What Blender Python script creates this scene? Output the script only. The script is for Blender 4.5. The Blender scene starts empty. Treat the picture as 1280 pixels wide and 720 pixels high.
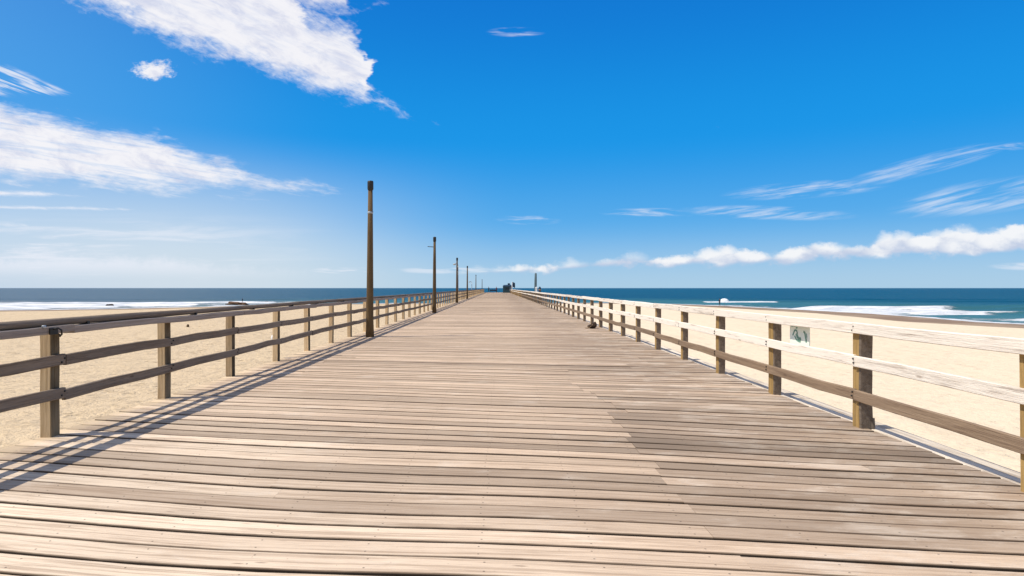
import bpy, bmesh, math, random
import numpy as np
from mathutils import Vector, Matrix, noise

random.seed(11)
R = math.radians
scene = bpy.context.scene
col = scene.collection

# ------------------------------------------------------------------ helpers
def tag(o, label=None, cat=None, group=None, kind=None):
    if label: o['label'] = label
    if cat: o['category'] = cat
    if group: o['group'] = group
    if kind: o['kind'] = kind
    return o

def empty(name, loc=(0, 0, 0)):
    o = bpy.data.objects.new(name, None)
    o.empty_display_size = 0.2
    o.location = loc
    col.objects.link(o)
    return o

class MB:
    """collects shapes, linked as ONE mesh object"""
    def __init__(self):
        self.v, self.f, self.c, self.m = [], [], [], []
        self.smooth = []
    def add(self, vs, fs, c=(.5, .5, .5), m=0, smooth=False):
        b = len(self.v)
        self.v += [tuple(v) for v in vs]
        self.c += [c] * len(vs)
        for f in fs:
            self.f.append(tuple(b + i for i in f))
            self.m.append(m)
            self.smooth.append(smooth)
    def box(self, x0, x1, y0, y1, z0, z1, ch=0.0, c=(.5, .5, .5), m=0, jit=0.0, seg=1, axis='y'):
        """box with chamfered long edges, running along an axis"""
        A0, A1, B0, B1, L0, L1 = {'y': (x0, x1, z0, z1, y0, y1), 'z': (x0, x1, y0, y1, z0, z1), 'x': (y0, y1, z0, z1, x0, x1)}[axis]
        k = max(ch, 0.0005)
        sec = [(A0 + k, B0), (A1 - k, B0), (A1, B0 + k), (A1, B1 - k), (A1 - k, B1), (A0 + k, B1), (A0, B1 - k), (A0, B0 + k)]
        vs = []
        for i in range(seg + 1):
            t = L0 + (L1 - L0) * i / seg
            ja, jb = random.uniform(-jit, jit), random.uniform(-jit, jit)
            for a, b in sec:
                a, b = a + ja, b + jb
                vs.append({'y': (a, t, b), 'z': (a, b, t), 'x': (t, a, b)}[axis])
        fs = []
        for i in range(seg):
            for j in range(8):
                q = (i * 8 + j, i * 8 + (j + 1) % 8, (i + 1) * 8 + (j + 1) % 8, (i + 1) * 8 + j)
                fs.append(q)
        fs.append(tuple(range(8)))
        fs.append(tuple(range(seg * 8 + 7, seg * 8 - 1, -1)))
        self.add(vs, fs, c, m)
    def lathe(self, prof, c=(.5, .5, .5), m=0, n=12, o=(0, 0, 0), smooth=True, lean=(0, 0)):
        vs, fs = [], []
        for r, z in prof:
            for i in range(n):
                a = 2 * math.pi * i / n
                vs.append((o[0] + lean[0] * z + r * math.cos(a), o[1] + lean[1] * z + r * math.sin(a), o[2] + z))
        for k in range(len(prof) - 1):
            for i in range(n):
                fs.append((k * n + i, k * n + (i + 1) % n, (k + 1) * n + (i + 1) % n, (k + 1) * n + i))
        fs.append(tuple(range(n - 1, -1, -1)))
        fs.append(tuple(range((len(prof) - 1) * n, len(prof) * n)))
        self.add(vs, fs, c, m, smooth)
    def tube(self, pts, r, c=(.5, .5, .5), m=0, n=8):
        pts = [Vector(p) for p in pts]
        rs = r if isinstance(r, (list, tuple)) else [r] * len(pts)
        vs, fs = [], []
        up = Vector((0.3, 0.2, 1)).normalized()
        for i, p in enumerate(pts):
            d = (pts[min(i + 1, len(pts) - 1)] - pts[max(i - 1, 0)]).normalized()
            a = d.cross(up)
            if a.length < 1e-3: a = d.cross(Vector((1, 0, 0)))
            a.normalize(); b = d.cross(a)
            for j in range(n):
                t = 2 * math.pi * j / n
                vs.append(p + a * math.cos(t) * rs[i] + b * math.sin(t) * rs[i])
        for i in range(len(pts) - 1):
            for j in range(n):
                fs.append((i * n + j, i * n + (j + 1) % n, (i + 1) * n + (j + 1) % n, (i + 1) * n + j))
        fs.append(tuple(range(n - 1, -1, -1)))
        fs.append(tuple(range((len(pts) - 1) * n, len(pts) * n)))
        self.add(vs, fs, c, m, True)
    def mesh(self, name, mats, recalc=True):
        me = bpy.data.meshes.new(name)
        me.from_pydata(self.v, [], self.f)
        for mt in (mats if isinstance(mats, (list, tuple)) else [mats]):
            me.materials.append(mt)
        me.polygons.foreach_set('material_index', self.m)
        me.polygons.foreach_set('use_smooth', self.smooth)
        at = me.color_attributes.new('Col', 'FLOAT_COLOR', 'POINT')
        arr = np.ones((len(self.v), 4), dtype=np.float32)
        arr[:, :len(self.c[0])] = np.array(self.c, dtype=np.float32).reshape(len(self.v), -1)
        at.data.foreach_set('color', arr.ravel())
        if recalc:
            bm = bmesh.new(); bm.from_mesh(me)
            bmesh.ops.recalc_face_normals(bm, faces=bm.faces)
            bm.to_mesh(me); bm.free()
        me.update()
        return me
    def build(self, name, mats, parent=None, loc=None, recalc=True):
        o = bpy.data.objects.new(name, self.mesh(name, mats, recalc))
        col.objects.link(o)
        if parent: o.parent = parent
        if loc: o.location = loc
        return o

# ------------------------------------------------------- shader expressions
class S:
    """a node socket with arithmetic"""
    nt = None
    def __init__(s, k): s.k = k
    @staticmethod
    def put(inp, v):
        if isinstance(v, S): S.nt.links.new(v.k, inp)
        else: inp.default_value = v
    @staticmethod
    def op(name, *a, clamp=False):
        n = S.nt.nodes.new('ShaderNodeMath'); n.operation = name; n.use_clamp = clamp
        for i, v in enumerate(a): S.put(n.inputs[i], v)
        return S(n.outputs[0])
    def __add__(s, o): return S.op('ADD', s, o)
    def __radd__(s, o): return S.op('ADD', o, s)
    def __sub__(s, o): return S.op('SUBTRACT', s, o)
    def __rsub__(s, o): return S.op('SUBTRACT', o, s)
    def __mul__(s, o): return S.op('MULTIPLY', s, o)
    def __rmul__(s, o): return S.op('MULTIPLY', o, s)
    def __truediv__(s, o): return S.op('DIVIDE', s, o)
    def __neg__(s): return S.op('MULTIPLY', s, -1.0)
def mn(a, b): return S.op('MINIMUM', a, b)
def mx(a, b): return S.op('MAXIMUM', a, b)
def sat(a): return S.op('ADD', a, 0.0, clamp=True)
def smooth(a, lo, hi):
    n = S.nt.nodes.new('ShaderNodeMapRange'); n.interpolation_type = 'SMOOTHSTEP'
    S.put(n.inputs['Value'], a); S.put(n.inputs['From Min'], lo); S.put(n.inputs['From Max'], hi)
    return S(n.outputs['Result'])
def vec(x, y, z=0.0):
    n = S.nt.nodes.new('ShaderNodeCombineXYZ')
    for i, v in enumerate((x, y, z)): S.put(n.inputs[i], v)
    return S(n.outputs[0])
def sep(v):
    n = S.nt.nodes.new('ShaderNodeSeparateXYZ'); S.put(n.inputs[0], v)
    return [S(n.outputs[i]) for i in range(3)]
def noi(v, scale=1.0, detail=3.0, rough=0.5, dist=0.0):
    n = S.nt.nodes.new('ShaderNodeTexNoise')
    S.put(n.inputs['Vector'], v)
    n.inputs['Scale'].default_value = scale; n.inputs['Detail'].default_value = detail
    n.inputs['Roughness'].default_value = rough; n.inputs['Distortion'].default_value = dist
    return S(n.outputs['Fac'])
def vor(v, scale=1.0, feature='F1'):
    n = S.nt.nodes.new('ShaderNodeTexVoronoi'); n.feature = feature
    S.put(n.inputs['Vector'], v); n.inputs['Scale'].default_value = scale
    return S(n.outputs['Distance'])
def mixc(f, a, b, blend='MIX'):
    n = S.nt.nodes.new('ShaderNodeMix'); n.data_type = 'RGBA'; n.blend_type = blend
    S.put(n.inputs[0], f)
    for i, v in ((6, a), (7, b)):
        if isinstance(v, S): S.nt.links.new(v.k, n.inputs[i])
        else: n.inputs[i].default_value = (*v, 1)
    return S(n.outputs[2])
def attr(name):
    n = S.nt.nodes.new('ShaderNodeAttribute'); n.attribute_name = name
    return S(n.outputs['Color'])
def rgb(c):
    n = S.nt.nodes.new('ShaderNodeSeparateColor'); S.put(n.inputs[0], c)
    return [S(n.outputs[i]) for i in range(3)]
def coord(which='Object'):
    n = S.nt.nodes.new('ShaderNodeTexCoord'); return S(n.outputs[which])
def worldpos():
    n = S.nt.nodes.new('ShaderNodeNewGeometry'); return S(n.outputs['Position'])
def objrand():
    n = S.nt.nodes.new('ShaderNodeObjectInfo'); return S(n.outputs['Random'])
def curve(x, pts, x0, x1, y0, y1):
    """piecewise smooth function through pts, for x in x0..x1"""
    n = S.nt.nodes.new('ShaderNodeFloatCurve')
    c = n.mapping.curves[0]
    n.mapping.use_clip = True
    P = [((a - x0) / (x1 - x0), (b - y0) / (y1 - y0)) for a, b in pts]
    c.points[0].location = P[0]; c.points[1].location = P[-1]
    for p in P[1:-1]: c.points.new(*p)
    for p in c.points: p.handle_type = 'VECTOR'
    n.mapping.extend = 'HORIZONTAL'
    n.mapping.update()
    S.put(n.inputs['Value'], (x - x0) * (1.0 / (x1 - x0)))
    return S(n.outputs[0]) * (y1 - y0) + y0

def material(name):
    m = bpy.data.materials.new(name); m.use_nodes = True
    S.nt = m.node_tree
    return m, m.node_tree.nodes['Principled BSDF']
def bump(bsdf, h, strength, dist):
    n = S.nt.nodes.new('ShaderNodeBump')
    n.inputs['Strength'].default_value = strength; n.inputs['Distance'].default_value = dist
    S.nt.links.new(h.k, n.inputs['Height']); S.nt.links.new(n.outputs[0], bsdf.inputs['Normal'])
def simple(name, c, rough=.7, metal=0.0, var=.25, scale=6.0, spec=.3):
    m, b = material(name)
    p = coord('Object')
    n = noi(p, scale, 5, .65)
    S.put(b.inputs['Base Color'], mixc(n, tuple(x * (1 - var) for x in c), tuple(min(1, x * (1 + var)) for x in c)))
    b.inputs['Roughness'].default_value = rough; b.inputs['Metallic'].default_value = metal
    b.inputs['Specular IOR Level'].default_value = spec
    bump(b, noi(p, scale * 4, 4, .6), .3, .01)
    return m

# wood: Col.r tone, Col.g offset, Col.b greyness ; grain runs along the given axis
def wood(name, warm, grey, dark, axis, white=None, wear=0.5, use_random=False, scale=1.0, spec=.15, side_shade=0.0):
    m, b = material(name)
    a = rgb(attr('Col')); tone, off, gr = a
    px, py, pz = sep(coord('Object'))
    if use_random:
        off = sat(objrand()); tone = tone + (objrand() - .5) * .45
    L, A, B = {'x': (px, py, pz), 'y': (py, px, pz), 'z': (pz, px, py)}[axis]
    o = off * 37.0
    v1 = vec(L * .9 * scale + o, A * 26.0 * scale, B * 26.0 * scale)
    grain = noi(v1, 1.0, 5, .62, .6)
    fine = noi(vec(L * 5.0 + o, A * 150.0, B * 150.0), 1.0, 3, .6)
    blot = noi(vec(L * .8 + o, A * 2.2, B * 2.2 + o), 1.0, 4, .6)
    c = mixc(gr, warm, grey)
    c = mixc(sat(smooth(grain, .35, .72) * .55 + smooth(fine, .42, .75) * .35), c, dark)
    c = mixc(smooth(blot, .45, .75) * .4, c, tuple(x * .8 for x in grey))
    if white is not None:                                 # bleached or painted film, worn through along the grain
        w = smooth(noi(vec(L * 1.6 + o, A * 18.0, B * 18.0), 1.0, 5, .6) + tone * .5 - .25, wear - .12, wear + .12)
        c = mixc(w, c, white)
    # knots
    kn = vor(vec(L * 1.3 + o, A * 5.0 + o, B * 5.0), 1.0)
    c = mixc((1.0 - smooth(kn, .03, .085)) * .6, c, dark)
    val = tone * 1.1 + .45
    if side_shade:                                            # deck-side faces darkened, shade painted into their colour
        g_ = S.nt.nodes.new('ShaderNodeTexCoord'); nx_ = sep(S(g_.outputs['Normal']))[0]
        val = val * (1.0 - smooth(nx_, .4, .8) * (smooth(blot, .3, .6) * .35 + side_shade))
    n = S.nt.nodes.new('ShaderNodeMix'); n.data_type = 'RGBA'; n.blend_type = 'MULTIPLY'; n.inputs[0].default_value = 1
    S.nt.links.new(c.k, n.inputs[6]); S.nt.links.new(vec(val, val, val).k, n.inputs[7])
    S.put(b.inputs['Base Color'], S(n.outputs[2]))
    b.inputs['Roughness'].default_value = .85
    b.inputs['Specular IOR Level'].default_value = spec
    bump(b, grain * .9 + fine * .7 + blot * .4, .9, .009)
    return m

def deck_wood():
    m, b = material('deck_wood')
    tone, off, gr = rgb(attr('Col'))
    an = S.nt.nodes.new('ShaderNodeAttribute'); an.attribute_name = 'Col'
    v = S(an.outputs['Alpha'])
    px, py, pz = sep(coord('Object'))
    o = off * 53.0
    A = v * .19
    grain = noi(vec(px * .8 + o, A * 30.0, o), 1.0, 6, .66, .8)
    fine = noi(vec(px * 6.0 + o, A * 190.0, 0.0), 1.0, 3, .6)
    blot = noi(vec(px * .9 + o, A * 4.0, o), 1.0, 5, .62)
    wide = noi(vec(px * .55, py * .45, 0.0), 1.0, 4, .6)
    spk = noi(vec(px * 26.0, py * 26.0, 0.0), 1.0, 3, .7)
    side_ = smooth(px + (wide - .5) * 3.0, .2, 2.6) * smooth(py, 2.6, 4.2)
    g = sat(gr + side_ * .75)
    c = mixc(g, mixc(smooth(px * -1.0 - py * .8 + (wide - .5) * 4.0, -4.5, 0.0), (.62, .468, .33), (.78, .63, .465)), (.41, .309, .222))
    c = mixc(smooth(grain, .44, .64) * .58, c, (.27, .18, .115))
    c = mixc(smooth(fine, .5, .75) * .28, c, (.20, .13, .08))
    c = mixc(smooth(blot, .52, .74) * .42, c, (.33, .245, .17))
    # silvery bleached patches, strongest near the front right
    ble = smooth(noi(vec(px * 1.6, py * 3.0, 4.0), 1.0, 5, .65) + smooth(px, 1.0, 3.2) * .10, .54, .70)
    c = mixc(ble * smooth(fine, .35, .6) * .55, c, (.70, .60, .48))
    c = mixc(smooth(spk, .66, .74) * .35, c, (.16, .10, .07))
    # knots
    kn = vor(vec(px * 1.1 + o, v * 1.3 + o, 0.0), 1.0)
    c = mixc((1.0 - smooth(kn, .018, .06)) * .7, c, (.12, .07, .045))
    sandy = smooth(px * -1.0 + (spk - .5) * .35 + (wide - .5) * .5, 4.13, 4.24)
    # nail heads, two per joist crossing
    fx = S.op('FRACT', (px + 40.0 + off * .07) * (1 / .61)) - .5
    fv = S.op('ABSOLUTE', S.op('ABSOLUTE', v - .5) - .27)
    dn = S.op('SQRT', fx * fx * .372 + fv * fv * .036)
    c = mixc((1.0 - smooth(dn, .004, .008)) * .65, c, (.035, .028, .025))
    st_ = mixc(smooth(dn, .006, .03), (.8, .72, .68), (1, 1, 1))
    # dirt gathered along the board edges
    ed = S.op('ABSOLUTE', v - .5) + (noi(vec(px * 3.0 + o, v * 2.0, 0.0), 1.0, 4, .65) - .5) * .10
    c = mixc(smooth(ed, .42, .50) * .8, c, (.12, .078, .05))
    c = mixc(sandy * .85, c, (.64, .49, .32))
    val = tone * 1.25 + .44 + (wide - .5) * .42 + (blot - .5) * .22
    n = S.nt.nodes.new('ShaderNodeMix'); n.data_type = 'RGBA'; n.blend_type = 'MULTIPLY'; n.inputs[0].default_value = 1
    S.nt.links.new(c.k, n.inputs[6]); S.nt.links.new(vec(val, val, val).k, n.inputs[7])
    S.put(b.inputs['Base Color'], S(n.outputs[2]))
    b.inputs['Roughness'].default_value = .88; b.inputs['Specular IOR Level'].default_value = .12
    cup = S.op('ABSOLUTE', v - .5)
    bump(b, grain * .8 + fine * .5 + cup * .8 * off + spk * .1, .75, .007)
    return m

M = {}
M['deck'] = deck_wood()
M['post_left'] = wood('post_wood_tan', (.84, .64, .38), (.74, .58, .37), (.38, .24, .11), 'z', use_random=True, side_shade=.55)
M['post_right'] = wood('post_wood_brown', (.52, .34, .12), (.40, .26, .11), (.12, .07, .03), 'z', use_random=True)
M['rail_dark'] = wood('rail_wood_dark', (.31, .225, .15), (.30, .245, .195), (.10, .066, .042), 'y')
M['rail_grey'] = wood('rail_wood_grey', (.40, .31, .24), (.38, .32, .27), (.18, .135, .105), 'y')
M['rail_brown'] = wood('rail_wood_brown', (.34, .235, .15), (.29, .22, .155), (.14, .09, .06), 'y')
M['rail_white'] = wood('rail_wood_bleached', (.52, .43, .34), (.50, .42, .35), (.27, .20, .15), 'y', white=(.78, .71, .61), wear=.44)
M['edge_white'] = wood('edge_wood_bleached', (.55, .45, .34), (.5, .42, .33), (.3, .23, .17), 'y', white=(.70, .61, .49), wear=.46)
M['pole'] = wood('pole_wood', (.17, .105, .045), (.12, .09, .055), (.04, .025, .012), 'z', use_random=True)
M['iron'] = simple('dark_iron', (.035, .033, .03), .5, .3)
M['grey_metal'] = simple('galvanised_metal', (.38, .42, .45), .45, .4)
M['slate'] = simple('grey_green_paint', (.10, .15, .17), .6)
M['white_paint'] = simple('white_paint', (.78, .80, .80), .5, var=.08)
M['pale_pipe'] = simple('pale_plastic', (.62, .55, .43), .6, var=.15)
M['teal'] = simple('dark_teal_paint', (.03, .07, .085), .6)
M['navy'] = simple('navy_roofing', (.02, .045, .08), .6)
M['maroon'] = simple('maroon_paint', (.10, .03, .03), .6)
M['glass'] = simple('dark_glass', (.02, .03, .04), .12, 0, .1)
M['rock'] = simple('dark_rock', (.06, .045, .035), .9, 0, .5, 1.5)
M['brown_rock'] = simple('brown_rock', (.14, .08, .045), .9, 0, .5, 1.0)
M['canvas'] = simple('white_canvas', (.82, .88, .90), .8, 0, .06)
M['bag'] = simple('dark_brown_canvas', (.045, .028, .018), .9, 0, .4, 20)
M['strap'] = simple('tan_strap', (.30, .20, .12), .8)
M['sign_face'] = simple('pale_green_enamel', (.84, .90, .80), .45, 0, .06, 9)
M['sign_ink'] = simple('dark_green_ink', (.17, .34, .26), .6, 0, .3, 40)
M['skin'] = simple('skin', (.38, .22, .15), .6, 0, .08)
M['cloth_dark'] = simple('dark_cloth', (.03, .035, .05), .9, 0, .2)
M['cloth_blue'] = simple('blue_cloth', (.05, .12, .25), .9, 0, .2)
M['cloth_red'] = simple('dull_red_cloth', (.22, .05, .05), .9, 0, .2)
M['cloth_pale'] = simple('pale_cloth', (.6, .62, .64), .9, 0, .1)
M['hair'] = simple('dark_hair', (.03, .02, .015), .9, 0, .3)

# ------------------------------------------------------------------ camera
F = 760.0
CAMH = 1.42
cam = bpy.data.cameras.new('camera')
cam.sensor_width = 36.0; cam.lens = F / 1280 * 36
cam.shift_x = 18 / 1280.0
cam.clip_start = .05; cam.clip_end = 120000
co = bpy.data.objects.new('camera', cam); col.objects.link(co)
co.location = (0, 0, CAMH); co.rotation_euler = (R(90), 0, 0)
scene.camera = co

# ---------------------------------------------------------------- boardwalk
DECK_END = 193.0
XL, XR = -4.30, 3.72
def skew(y):
    t = [(-6, .10), (1.5, .11), (3.2, .12), (4.5, .15), (6.5, .19), (10, .17), (20, .12), (60, .08), (200, .05)]
    for (a, p), (b, q) in zip(t, t[1:]):
        if y <= b:
            u = max(0, (y - a) / (b - a)); return p + (q - p) * u
    return .05
def warp(x, y0):
    n = noise.noise(Vector((x * .35, y0 * .28, 3.1)))
    n2 = noise.noise(Vector((x * .9, y0 * .9, 8.1)))
    return y0 - skew(y0) * x + n * .075 * min(1, 6 / max(y0, 1)) + n * .05 + n2 * .014
def fbm1(t, seed):
    return noise.noise(Vector((t, seed, 0))) * .6 + noise.noise(Vector((t * 2.7, seed + 5, 0))) * .4

deck = MB()
P = 0.2
i = 0
y0 = -4.0
while y0 < DECK_END:
    rowtone = .5 + .15 * fbm1(y0 * .9, 1.3) + .10 * fbm1(y0 * .13, 7.3)
    far = y0 > 45
    pitch = P * (1 + random.uniform(-.04, .04))
    gap = random.choice([.013, .017, .020, .023, .028]) if y0 < 25 else random.choice([.012, .02, .03])
    xl = XL - .062 + random.uniform(-.006, .006); xr = XR + .035 + random.uniform(-.02, .02)
    jx = (1.25 if 3.9 < y0 < 7 and random.random() < .85 else random.choice([-3.3, -2.9, 2.9, 3.2, 1.25, 2.4])) + random.uniform(-.04, .04)
    if 7.0 < y0 < 9.5: jx = 1.5 + random.uniform(-.03, .03) - (y0 - 7) * .18
    cuts = [xl, jx, xr]
    if jx > -.5 and random.random() < .08: cuts = [xl, -1.55 + random.uniform(-.2, .2), jx, xr]
    for s in range(len(cuts) - 1):
        a, b = cuts[s] + .0012, cuts[s + 1] - .0012
        n = 4 if far else 12
        tone = rowtone + random.uniform(-.10, .10)
        right = (a > .3) and 4.7 < y0 < 6.9 and random.random() < .55
        g = random.uniform(.0, .45)
        if right and y0 > 4.2:
            g += .45; tone -= .15
        if random.random() < .12: g += .4; tone -= .10
        
        if random.random() < .08: tone -= .14
        c = (min(.9, max(.08, tone)), random.random(), min(1, g))
        dz = random.uniform(-.0035, .0025); tilt = random.uniform(-.003, .003)
        w = pitch - gap
        vs = []; va = []
        sec = [(0, -.04), (0, -.006), (.006, 0), (w - .006, 0), (w, -.006), (w, -.04)]
        for q in range(n + 1):
            x = a + (b - a) * q / n
            rag = .0025 * noise.noise(Vector((x * 6, y0 * 9, 1))) if not far else 0
            for (sy, sz) in sec:
                yy = warp(x, y0 + sy) + rag
                zz = sz + dz + tilt * (sy / w - .5) + .004 * noise.noise(Vector((x * .7, y0 * 3, 2)))
                vs.append((x, yy, zz)); va.append(min(1, max(0, sy / w)))
        fs = []
        dk = (-.38, c[1], c[2]); dm = (c[0] * .2 - .1, c[1], c[2])  # gap sides near black, gap shade put into the tone; upper rims dirty
        for q in range(n):
            for k in range(5):
                fs.append((q * 6 + k, (q + 1) * 6 + k, (q + 1) * 6 + k + 1, q * 6 + k + 1))
        fs.append((0, 1, 2, 3, 4, 5)); fs.append(tuple(n * 6 + k for k in (5, 4, 3, 2, 1, 0)))
        deck.add(vs, fs, c)
        for q in range(len(vs)):
            cc = dk if q % 6 in (0, 5) else (dm if q % 6 in (1, 4) else c)
            deck.c[-len(vs) + q] = (*cc, va[q])
    y0 += pitch
boardwalk = deck.build('boardwalk', M['deck'], recalc=False)
tag(boardwalk, kind='structure')
st = MB()
for x in (-4.15, -2.1, 0, 1.8, 3.45):
    yy = -6.0
    while yy < DECK_END:
        st.box(x - .07, x + .07, yy, min(yy + 5.98, DECK_END), -.32, -.046, .004, (.3, random.random(), .8))
        yy += 6.0
st.build('stringer', M['rail_dark'], boardwalk)
# bleached edge boards outside the right-hand posts
eb = MB()
yy = -4.0
while yy < DECK_END:
    L = 3.96
    for (xa, xb, z) in ((3.765, 3.905, -.006), (3.912, 4.055, -.010)):
        eb.box(xa, xb, yy, min(yy + L - .006, DECK_END), z - .05, z + random.uniform(-.003, .003), .006,
               (random.uniform(.45, .62), random.random(), .5), jit=.004, seg=4)
    yy += L
eb.build('edge_board', M['edge_white'], boardwalk)

# ------------------------------------------------------------------ railings
def rails(parent, name, mat, xa, xb, za, zb, y0, span=3.96, tone=(.36, .64), jit=.009, ch=.006, grey=.5):
    m = MB(); y = y0
    while y < DECK_END - 1:
        e = min(y + span, DECK_END - .3)
        near = y < 40
        dz = random.uniform(-.010, .010)
        m.box(xa, xb, y + .003, e - .003, za + dz, zb + dz, ch, (random.uniform(*tone), random.random(), random.uniform(grey - .3, grey + .3)),
              jit=jit if near else .002, seg=6 if near else 1)
        y = e
    return m.build(name, mat, parent)

SP = 1.98
# left
rl = empty('wooden_railing', (XL, 5.88, 0))
tag(rl, 'dark weathered wooden railing along the left edge of the boardwalk, its shadow striping the planks', 'railing')
def post_mesh(w, d, h, mat, name, below=-.45, c=(.5, .5, .4)):
    m = MB()
    m.box(-w / 2, w / 2, -d / 2, d / 2, below, h, .006, c, axis='z', jit=.003, seg=5)
    return m.mesh(name, mat)
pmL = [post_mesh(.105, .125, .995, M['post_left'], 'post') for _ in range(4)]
bolt = MB()
bolt.tube([(0, 0, 0), (.012, 0, 0)], .009, n=8)
bolt_me = bolt.mesh('bolt', M['iron'])
Y0L = 5.88
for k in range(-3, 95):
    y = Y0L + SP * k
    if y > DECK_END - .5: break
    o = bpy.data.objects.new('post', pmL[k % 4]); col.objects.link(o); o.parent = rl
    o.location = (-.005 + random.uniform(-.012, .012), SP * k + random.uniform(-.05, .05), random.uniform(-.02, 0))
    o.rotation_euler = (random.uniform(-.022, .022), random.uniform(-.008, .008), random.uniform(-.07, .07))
def shift(o, root):                      # built in world space, hung under a root away from the origin
    o.location = (-root.location.x, -root.location.y, -root.location.z)
    return o
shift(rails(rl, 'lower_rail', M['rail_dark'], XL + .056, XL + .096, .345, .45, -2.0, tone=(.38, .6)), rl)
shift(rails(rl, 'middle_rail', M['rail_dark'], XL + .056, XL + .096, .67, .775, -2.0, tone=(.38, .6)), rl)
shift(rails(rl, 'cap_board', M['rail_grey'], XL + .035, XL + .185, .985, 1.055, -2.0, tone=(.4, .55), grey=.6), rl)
# round handrail carried on brackets above the cap board
hr = MB(); y = -2.0
while y < DECK_END - 1:
    e = min(y + 5.94, DECK_END - .3); n = 8 if y < 40 else 2
    pts = [(XL + .10 + .008 * fbm1((y + (e - y) * q / n) * .5, 4), y + .002 + (e - y - .004) * q / n, 1.10 + .007 * fbm1((y + (e - y) * q / n) * .4, 9) - .004) for q in range(n + 1)]
    rr = .037
    hr.tube(pts, [rr + random.uniform(-.002, .002) for _ in pts], (random.uniform(.4, .55), random.random(), .4), n=12)
    y = e
shift(hr.build('handrail', M['rail_dark'], rl), rl)
bk = MB()
bk.box(-.046, .046, -.018, .018, .0, .028, .002, axis='z')
bk.box(-.03, .03, -.03, .03, -.002, .006, .001, axis='z')
bkm = bk.mesh('rail_bracket', M['iron'])
for k in range(-3, 40):
    o = bpy.data.objects.new('rail_bracket', bkm); col.objects.link(o); o.parent = rl
    o.location = (.10, SP * k + .55 + random.uniform(-.3, .3), 1.053)
for k in range(-1, 6):
    for zz in (.385, .42, .705, .74):
        o = bpy.data.objects.new('bolt', bolt_me); col.objects.link(o); o.parent = rl
        o.location = (.094, SP * k + (.02 if zz in (.42, .74) else -.02), zz)

# right
rr_ = empty('wooden_railing', (XR, 6.2, 0))
tag(rr_, 'sun bleached wooden railing with white upper boards along the right edge of the boardwalk', 'railing')
pmR = [post_mesh(.10, .12, 1.00, M['post_right'], 'post', c=(.42, .5, .4)) for _ in range(4)]
dark_front_k0 = MB()
dark_front_k0.box(-.055, .065, -.035, 0, -.05, .995, .004, (.22, .3, .9), axis='z', jit=.004, seg=7)
dark_front_k0.box(.045, .085, -.04, -.01, -.05, .12, .01, (.2, .6, .9), axis='z', jit=.004, seg=2)
dark_front_k0_me = dark_front_k0.mesh('dark_front', M['rail_dark'])
dark_front = MB(); dark_front.box(-.048, .052, -.03, 0, .0, .99, .004, (.3, .3, .7), axis='z', jit=.003, seg=5)  # dark boards added so the post fronts read as shaded
dark_front_me = dark_front.mesh('dark_front', M['rail_dark'])
for k in range(-3, 95):
    y = 6.2 + SP * k
    if y > DECK_END - .5: break
    o = bpy.data.objects.new('post', pmR[k % 4]); col.objects.link(o); o.parent = rr_
    jy = random.uniform(-.04, .04)
    o.location = (.0 + random.uniform(-.01, .01), SP * k + jy, random.uniform(-.02, 0))
    o.rotation_euler = (random.uniform(-.02, .02), random.uniform(-.008, .008), random.uniform(-.05, .05))
    if k >= 0 and k < 45:
        b = bpy.data.objects.new('dark_front', dark_front_k0_me if k == 0 else dark_front_me); col.objects.link(b); b.parent = o
        b.location = (0.003, -.062, 0)
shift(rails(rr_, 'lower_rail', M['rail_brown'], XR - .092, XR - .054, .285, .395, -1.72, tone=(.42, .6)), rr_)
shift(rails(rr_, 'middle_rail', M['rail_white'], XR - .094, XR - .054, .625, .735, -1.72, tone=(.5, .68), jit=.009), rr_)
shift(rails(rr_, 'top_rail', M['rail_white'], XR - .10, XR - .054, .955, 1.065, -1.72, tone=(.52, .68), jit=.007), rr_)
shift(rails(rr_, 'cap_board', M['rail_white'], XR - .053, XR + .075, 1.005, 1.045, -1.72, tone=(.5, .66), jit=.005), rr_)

for k in range(0, 6):
    for zz in (.32, .36, .66, .70, .99, 1.03):
        o = bpy.data.objects.new('bolt', bolt_me); col.objects.link(o); o.parent = rr_
        o.location = (-.108, SP * k + random.uniform(-.02, .02), zz)
# hook clamp on the left cap board
hk = empty('rail_hook', (XL + .188, 5.62, 1.02))
tag(hk, 'small black iron hook clamped to the left rail just before the nearest post', 'hook')
m = MB(); m.box(0.003, .014, -.05, .05, -.03, .032, .002); m.build('clamp_plate', M['iron'], hk)
m = MB(); m.tube([(.012, -.01, .02), (.04, .01, .03), (.06, .03, .01), (.055, .04, -.03), (.035, .045, -.05), (.02, .06, -.035)], .008); m.build('hook', M['iron'], hk)
m = MB(); m.lathe([(.016, 0), (.018, .022), (.012, .026)], o=(.0, -.11, .036)); m.build('end_cap', M['grey_metal'], hk)

# pale pipe with float, outside left rail
pp = empty('standing_pipe', (XL - .22, 12.35, -.35))
tag(pp, 'pale upright pipe with a white float tied to it, just outside the left railing', 'pipe')
m = MB(); m.tube([(0, 0, 0), (0.01, 0, .7), (-.01, 0, 1.36)], .035); m.build('pipe', M['pale_pipe'], pp)
m = MB(); m.lathe([(.01, -.09), (.05, -.05), (.06, 0), (.045, .05), (.01, .08)], o=(.0, -.06, .76)); m.build('float', M['white_paint'], pp)
m = MB(); m.tube([(0, -.05, .83), (.03, -.055, 1.0), (-.01, -.05, 1.2), (.0, -.03, 1.33)], .008); m.build('cord', M['strap'], pp)

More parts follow.
